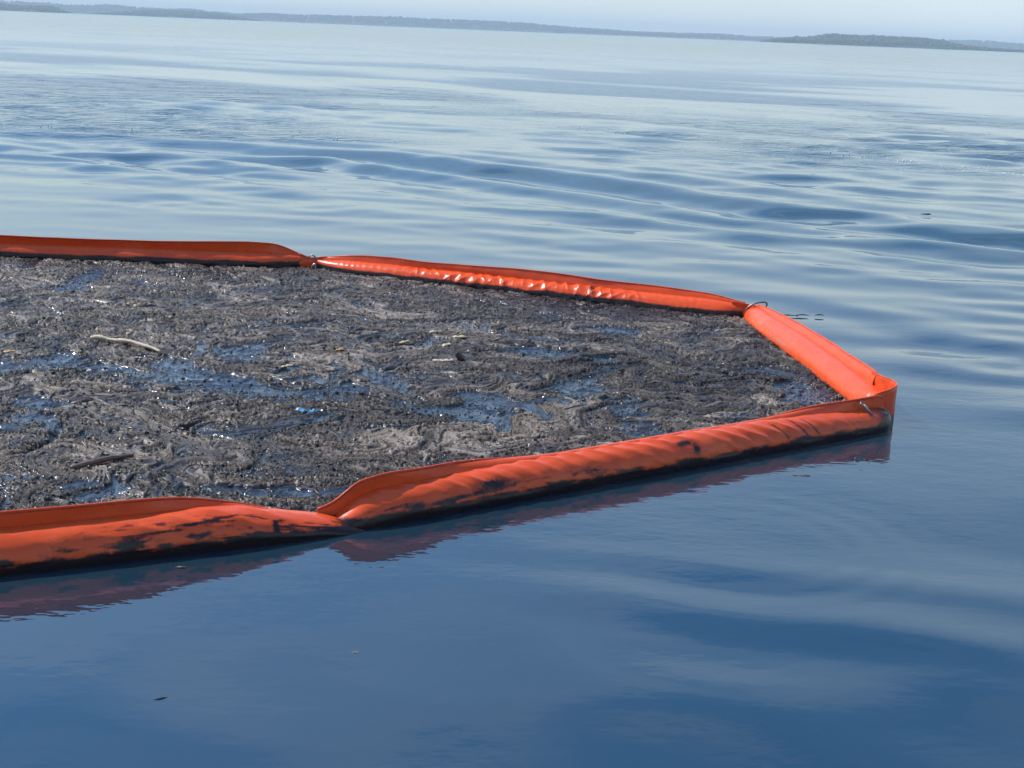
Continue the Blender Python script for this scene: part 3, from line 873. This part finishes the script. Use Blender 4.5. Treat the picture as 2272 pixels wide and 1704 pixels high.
def build_flakes(n):
    rs = np.random.RandomState(77)
    y = 4.6 + (11.75 - 4.6) * rs.rand(n * 2) ** 1.15
    x = -(0.372 * y + 0.4) + rs.rand(n * 2) * (2.1 + 0.372 * y + 0.4)
    ok = inside_poly(x, y) & (dist_poly(x, y) > 0.07)
    x, y = x[ok][:n], y[ok][:n]
    h, tone, wet, qx, qy = mat_fields(x, y)
    ok = rs.rand(len(x)) > wet * 0.5
    x, y, h, tone, wet, qx, qy = x[ok], y[ok], h[ok], tone[ok], wet[ok], qx[ok], qy[ok]
    n = len(x)
    e = 0.01                                     # lie along the drift lines
    q1 = mat_drift(x + e, y)[1]; q2 = mat_drift(x, y + e)[1]
    ang = np.arctan2(-(q1 - qy), q2 - qy) + rs.randn(n) * 0.30
    ln = 0.007 + 0.016 * rs.rand(n) ** 2 + 0.020 * (rs.rand(n) < 0.05)
    wd = 0.003 + 0.004 * rs.rand(n)
    ht = 0.002 + 0.003 * rs.rand(n)
    small = wet > 0.5
    ln = np.where(small, 0.004 + 0.006 * rs.rand(n), ln)
    blob = rs.rand(n) < 0.07 + 0.20 * wet          # glossy beads added among the flakes to catch sun glints
    ln = np.where(blob, 0.009 + 0.010 * rs.rand(n), ln)
    wd = np.where(blob, 0.008 + 0.006 * rs.rand(n), wd)
    ht = np.where(blob, 0.005 + 0.004 * rs.rand(n), ht)
    oc = np.array([(1, 0, 0), (0, 1, 0), (-1, 0, 0), (0, -1, 0), (0, 0, 1), (0, 0, -1)], float)
    of = np.array([(0, 1, 4), (1, 2, 4), (2, 3, 4), (3, 0, 4), (1, 0, 5), (2, 1, 5), (3, 2, 5), (0, 3, 5)])
    P = oc[None] * np.stack([ln, wd, ht], -1)[:, None, :] * (0.6 + 0.8 * rs.rand(n, 6, 1))
    tilt = rs.randn(n) * 0.35
    px = P[..., 0] * np.cos(tilt)[:, None] - P[..., 2] * np.sin(tilt)[:, None]
    pz = P[..., 0] * np.sin(tilt)[:, None] + P[..., 2] * np.cos(tilt)[:, None]
    c, s = np.cos(ang)[:, None], np.sin(ang)[:, None]
    G = np.stack([px * c - P[..., 1] * s + x[:, None], px * s + P[..., 1] * c + y[:, None], pz + h[:, None] + 0.001], -1)
    F = (of[None] + 6 * np.arange(n)[:, None, None]).reshape(-1, 3)
    tn = np.clip(tone + 0.25 * rs.randn(n) + 0.05, 0, 1)
    w2 = np.clip(wet + 0.9 * (rs.rand(n) < 0.20) + 1.3 * blob, 0, 1.3)
    o = mesh_obj('debris_flakes', G.reshape(-1, 3), F, M_FLAKE, None, True, {'tone': np.repeat(tn, 6), 'wet': np.repeat(w2, 6), 'qx': np.repeat(qx, 6) + G[..., 0].ravel() * 1.0 - np.repeat(x, 6), 'qy': np.repeat(qy, 6) + G[..., 1].ravel() - np.repeat(y, 6)})
    tag(o, 'countless small shreds of bark and reed stuck in the oily mat', 'debris', kind='stuff')
build_flakes(20000)

# ------------------------------------------------------------------ things lying on the mat and the water
def shard(name, loc, L_, W_, T_, ang, mat, label, cat, group=None, tilt=0.1, seed=1, bend=0.0):
    """irregular chip: lofted rings along its length"""
    rs = np.random.RandomState(seed)
    n, m = 9, 10
    V = []
    for i in range(n):
        t = i / (n - 1) * 2 - 1
        f = math.sqrt(max(0.02, 1 - abs(t) ** 3.5)) * (0.55 + 0.75 * rs.rand())
        for j in range(m):
            a = 2 * math.pi * j / m
            r = 0.55 + 0.75 * rs.rand()
            V.append((t * L_ / 2, math.cos(a) * W_ / 2 * f * r + bend * t * t, math.sin(a) * T_ / 2 * f * r + 0.02 * L_ * rs.randn()))
    F = []
    for i in range(n - 1):
        for j in range(m):
            F.append((i * m + j, i * m + (j + 1) % m, (i + 1) * m + (j + 1) % m, (i + 1) * m + j))
    F.append(tuple(range(m))[::-1]); F.append(tuple(range((n - 1) * m, n * m)))
    V = np.array(V)
    ct, st = math.cos(tilt), math.sin(tilt)
    V = np.stack([V[:, 0] * ct - V[:, 2] * st, V[:, 1], V[:, 0] * st + V[:, 2] * ct], -1)
    c, s = math.cos(ang), math.sin(ang)
    V = np.stack([V[:, 0] * c - V[:, 1] * s, V[:, 0] * s + V[:, 1] * c, V[:, 2]], -1)
    o = mesh_obj(name, V, F, mat)
    o.location = loc
    return tag(o, label, cat, group)

def stick(name, pts, rad, mat, label, cat='stick', nseg=10, seed=1):
    pts = np.array(pts, float)
    base = pts.mean(0)
    o = tube_path(name, pts - base, rad, mat, None, nseg)
    rs = np.random.RandomState(seed)
    me = o.data
    co = np.zeros(len(me.vertices) * 3, dtype=np.float32); me.vertices.foreach_get('co', co)
    co = co.reshape(-1, 3) + rs.randn(len(me.vertices), 3) * np.mean(rad) * 0.12
    me.vertices.foreach_set('co', co.ravel().astype(np.float32)); me.update()
    o.location = base
    return tag(o, label, cat)

stick('driftwood_stick', [(-2.63, 8.54, .045), (-2.57, 8.52, .052), (-2.50, 8.495, .046), (-2.42, 8.46, .050), (-2.35, 8.43, .054), (-2.28, 8.385, .048), (-2.20, 8.33, .044), (-2.13, 8.27, .036)],
      [.010, .015, .013, .011, .016, .013, .011, .013, .009, .005], M_PALEWOOD, 'long knobbly pale driftwood stick lying on the mat at left', seed=4)
stick('brown_branch', [(-1.95, 5.97, .034), (-1.89, 6.02, .040), (-1.82, 6.10, .042), (-1.73, 6.19, .036)], [.010, .013, .012, .007], M_BROWNWOOD, 'wet brown branch lying on the mat near the near left boom', seed=5)
stick('dark_stub', [(-0.325, 8.43, .005), (-0.322, 8.42, .030), (-0.335, 8.415, .055), (-0.350, 8.41, .072)], [.018, .020, .019, .010], M_DARKWOOD, 'short dark stub sticking up among the pale wood chips', 'stub', seed=6)
chips = [((-0.525, 9.17, .045), .085, .028, .020, 0.12, M_PALEWOOD, 'whitest flat wood chip, farthest of the pale chips mid mat'),
         ((-0.70, 8.83, .042), .085, .030, .024, 0.4, M_CREAM, 'cream wood chip at the left of the mid mat chips'),
         ((-0.43, 8.79, .042), .07, .036, .026, 0.7, M_CREAM, 'knotty cream chip between the white chip and the tan splinter'),
         ((-0.425, 8.34, .046), .15, .030, .022, -0.35, M_PALEWOOD, 'long tan splinter beside the dark stub'),
         ((-0.36, 9.06, .042), .10, .026, .020, -0.3, M_CREAM, 'thin cream splinter just right of the whitest chip'),
         ((-0.29, 8.62, .042), .05, .036, .026, 0.9, M_PALEWOOD, 'small pale chip right above the dark stub'),
         ((-1.33, 8.06, .040), .07, .026, .018, 0.3, M_CREAM, 'cream chip alone on the mat above the blue scrap'),
         ((-1.08, 8.55, .040), .055, .024, .018, 0.15, M_YELLOW, 'yellowish chip on the mat between the stick and the pale chips')]
for q, (loc, a, b, c, an, mt, lb) in enumerate(chips):
    shard('wood_chip', (loc[0], loc[1], loc[2] - .010), a, b, c * 0.8, an, mt, lb, 'wood chip', 'pale wood chips on the mat', 0.12, 200 + q)
shard('yellow_leaf', (-2.985, 8.11, .040), .075, .030, .008, 0.2, M_YELLOW, 'yellow leaf on the mat at the far left of the picture', 'leaf', None, 0.1, 231)

def blue_scrap():
    n, m = 26, 10
    u, v = np.meshgrid(np.linspace(-1, 1, n), np.linspace(-1, 1, m), indexing='ij')
    x = u * 0.085
    w = 0.030 * (0.55 + 0.5 * pn(u * 2.3, u * 0 + 1, 5))
    y = v * w + 0.018 * pn(u * 1.6 + 4, v * 0.3, 6) 
    z = 0.016 + 0.017 * pn(u * 3.4, v * 1.6, 7) + 0.009 * pn(u * 8, v * 3, 8)
    A = np.stack([x, y, z], -1).reshape(-1, 3); B = A - [0, 0, 0.002]
    i = (np.arange(n - 1)[:, None] * m + np.arange(m - 1)[None, :]).reshape(-1)
    Fa = np.stack([i, i + m, i + m + 1, i + 1], -1)
    F = np.vstack([Fa, Fa[:, ::-1] + n * m])
    o = mesh_obj('plastic_scrap', np.vstack([A, B]), F, M_BLUE)
    o.location = (-1.063, 7.125, 0.010); o.rotation_euler = (0.12, 0, -0.12); o.scale = (0.85, 0.85, 0.8)
    tag(o, 'crumpled bright blue plastic scrap on the mat', 'litter')
blue_scrap()

# floating bits outside the boom
stick('floating_twig', [(-1.045, 3.855, .004), (-1.02, 3.868, .008), (-0.995, 3.885, .004)], [.0025, .004, .002], M_DARKWOOD, 'tiny dark twig floating in the foreground water at lower left', 'twig', 8)
shard('sunken_leaf', (-0.483, 4.26, 0.001), .045, .022, .004, -0.1, M_LEAF, 'drab brown leaf floating in the calm foreground water', 'leaf', None, 0.02, 241)
shard('foam_fleck', (-1.21, 4.93, .004), .040, .010, .006, 0.15, M_LEAF, 'small pale foam fleck under the near left boom section', 'foam', None, 0.0, 242)
shard('pale_streak', (1.39, 6.40, .003), .09, .016, .005, 0.0, M_LEAF, 'pale streak floating beside the near boom section', 'feather', None, 0.0, 243)  # thin flat sliver standing for an unidentified pale streak
for q, (x0, y0, ln) in enumerate(((1.97, 10.40, .16), (2.12, 10.44, .10), (2.27, 10.47, .07))):
    stick('floating_reed', [(x0, y0, .004), (x0 + ln * .5, y0 + .02, .007), (x0 + ln, y0 + .015, .004)], [.003, .0045, .002], M_DARKWOOD,
          ('longest dark reed scrap floating just behind the right boom corner', 'middle one of three dark reed scraps behind the right boom corner', 'shortest dark reed scrap, farthest right behind the boom corner')[q], 'reed', 8, 60 + q)
cz = float(water_height(np.array([5.03]), np.array([17.44]), np.array([0.11]))[0])
shard('drifting_clump', (5.03, 17.44, cz), .13, .03, .016, 0.1, M_DARKWOOD, 'small dark clump drifting on the open water at right', 'debris', None, 0.05, 250)

# strings of bubbles on the ruffled water
def bubbles():
    rs = np.random.RandomState(9)
    P = []
    for (x0, y0, x1, y1, n) in ((5.2, 27.6, 8.6, 23.2, 55), (0.8, 31.5, 4.6, 28.4, 16), (-10.5, 26.4, -1.5, 25.0, 26), (-13.0, 45.0, -5.5, 40.0, 14), (8.0, 25.4, 9.0, 22.0, 14)):
        t = rs.rand(n)
        P += list(zip(x0 + (x1 - x0) * t + rs.randn(n) * .1, y0 + (y1 - y0) * t + rs.randn(n) * .35, 0.007 + 0.010 * rs.rand(n)))
    t = (1 + 5 ** .5) / 2
    ico = np.array([(-1, t, 0), (1, t, 0), (-1, -t, 0), (1, -t, 0), (0, -1, t), (0, 1, t), (0, -1, -t), (0, 1, -t), (t, 0, -1), (t, 0, 1), (-t, 0, -1), (-t, 0, 1)]) / math.hypot(1, t)
    icf = np.array([(0, 11, 5), (0, 5, 1), (0, 1, 7), (0, 7, 10), (0, 10, 11), (1, 5, 9), (5, 11, 4), (11, 10, 2), (10, 7, 6), (7, 1, 8), (3, 9, 4), (3, 4, 2), (3, 2, 6), (3, 6, 8), (3, 8, 9), (4, 9, 5), (2, 4, 11), (6, 2, 10), (8, 6, 7), (9, 8, 1)])
    P = np.array(P)
    hz = water_height(P[:, 0].copy(), P[:, 1].copy(), np.full(len(P), 0.05))
    V = ico[None] * P[:, 2][:, None, None] + np.stack([P[:, 0], P[:, 1], hz + 0.004], -1)[:, None, :]
    F = (icf[None] + 12 * np.arange(len(P))[:, None, None]).reshape(-1, 3)
    o = mesh_obj('foam_bubbles', V.reshape(-1, 3), F, M_FOAM)
    tag(o, 'strings of tiny white bubbles on the rippled open water', 'foam', kind='stuff')
bubbles()

# ------------------------------------------------------------------ air
def haze():
    x, y0, y1, z0, z1 = 7000, -300, 9600, -1.8, 75
    V = [(-x, y0, z0), (x, y0, z0), (x, y1, z0), (-x, y1, z0), (-x, y0, z1), (x, y0, z1), (x, y1, z1), (-x, y1, z1)]
    F = [(0, 3, 2, 1), (4, 5, 6, 7), (0, 1, 5, 4), (1, 2, 6, 5), (2, 3, 7, 6), (3, 0, 4, 7)]
    m = bpy.data.materials.new('haze_air'); m.use_nodes = True
    t = m.node_tree; t.nodes.clear()
    o_ = t.nodes.new('ShaderNodeOutputMaterial')
    v = t.nodes.new('ShaderNodeVolumePrincipled')
    v.inputs['Color'].default_value = (0.70, 0.87, 0.98, 1)
    v.inputs['Density'].default_value = 2.0e-4
    t.links.new(v.outputs[0], o_.inputs['Volume'])
    o = mesh_obj('haze', V, F, m, None, False)
    tag(o, kind='stuff')
haze()
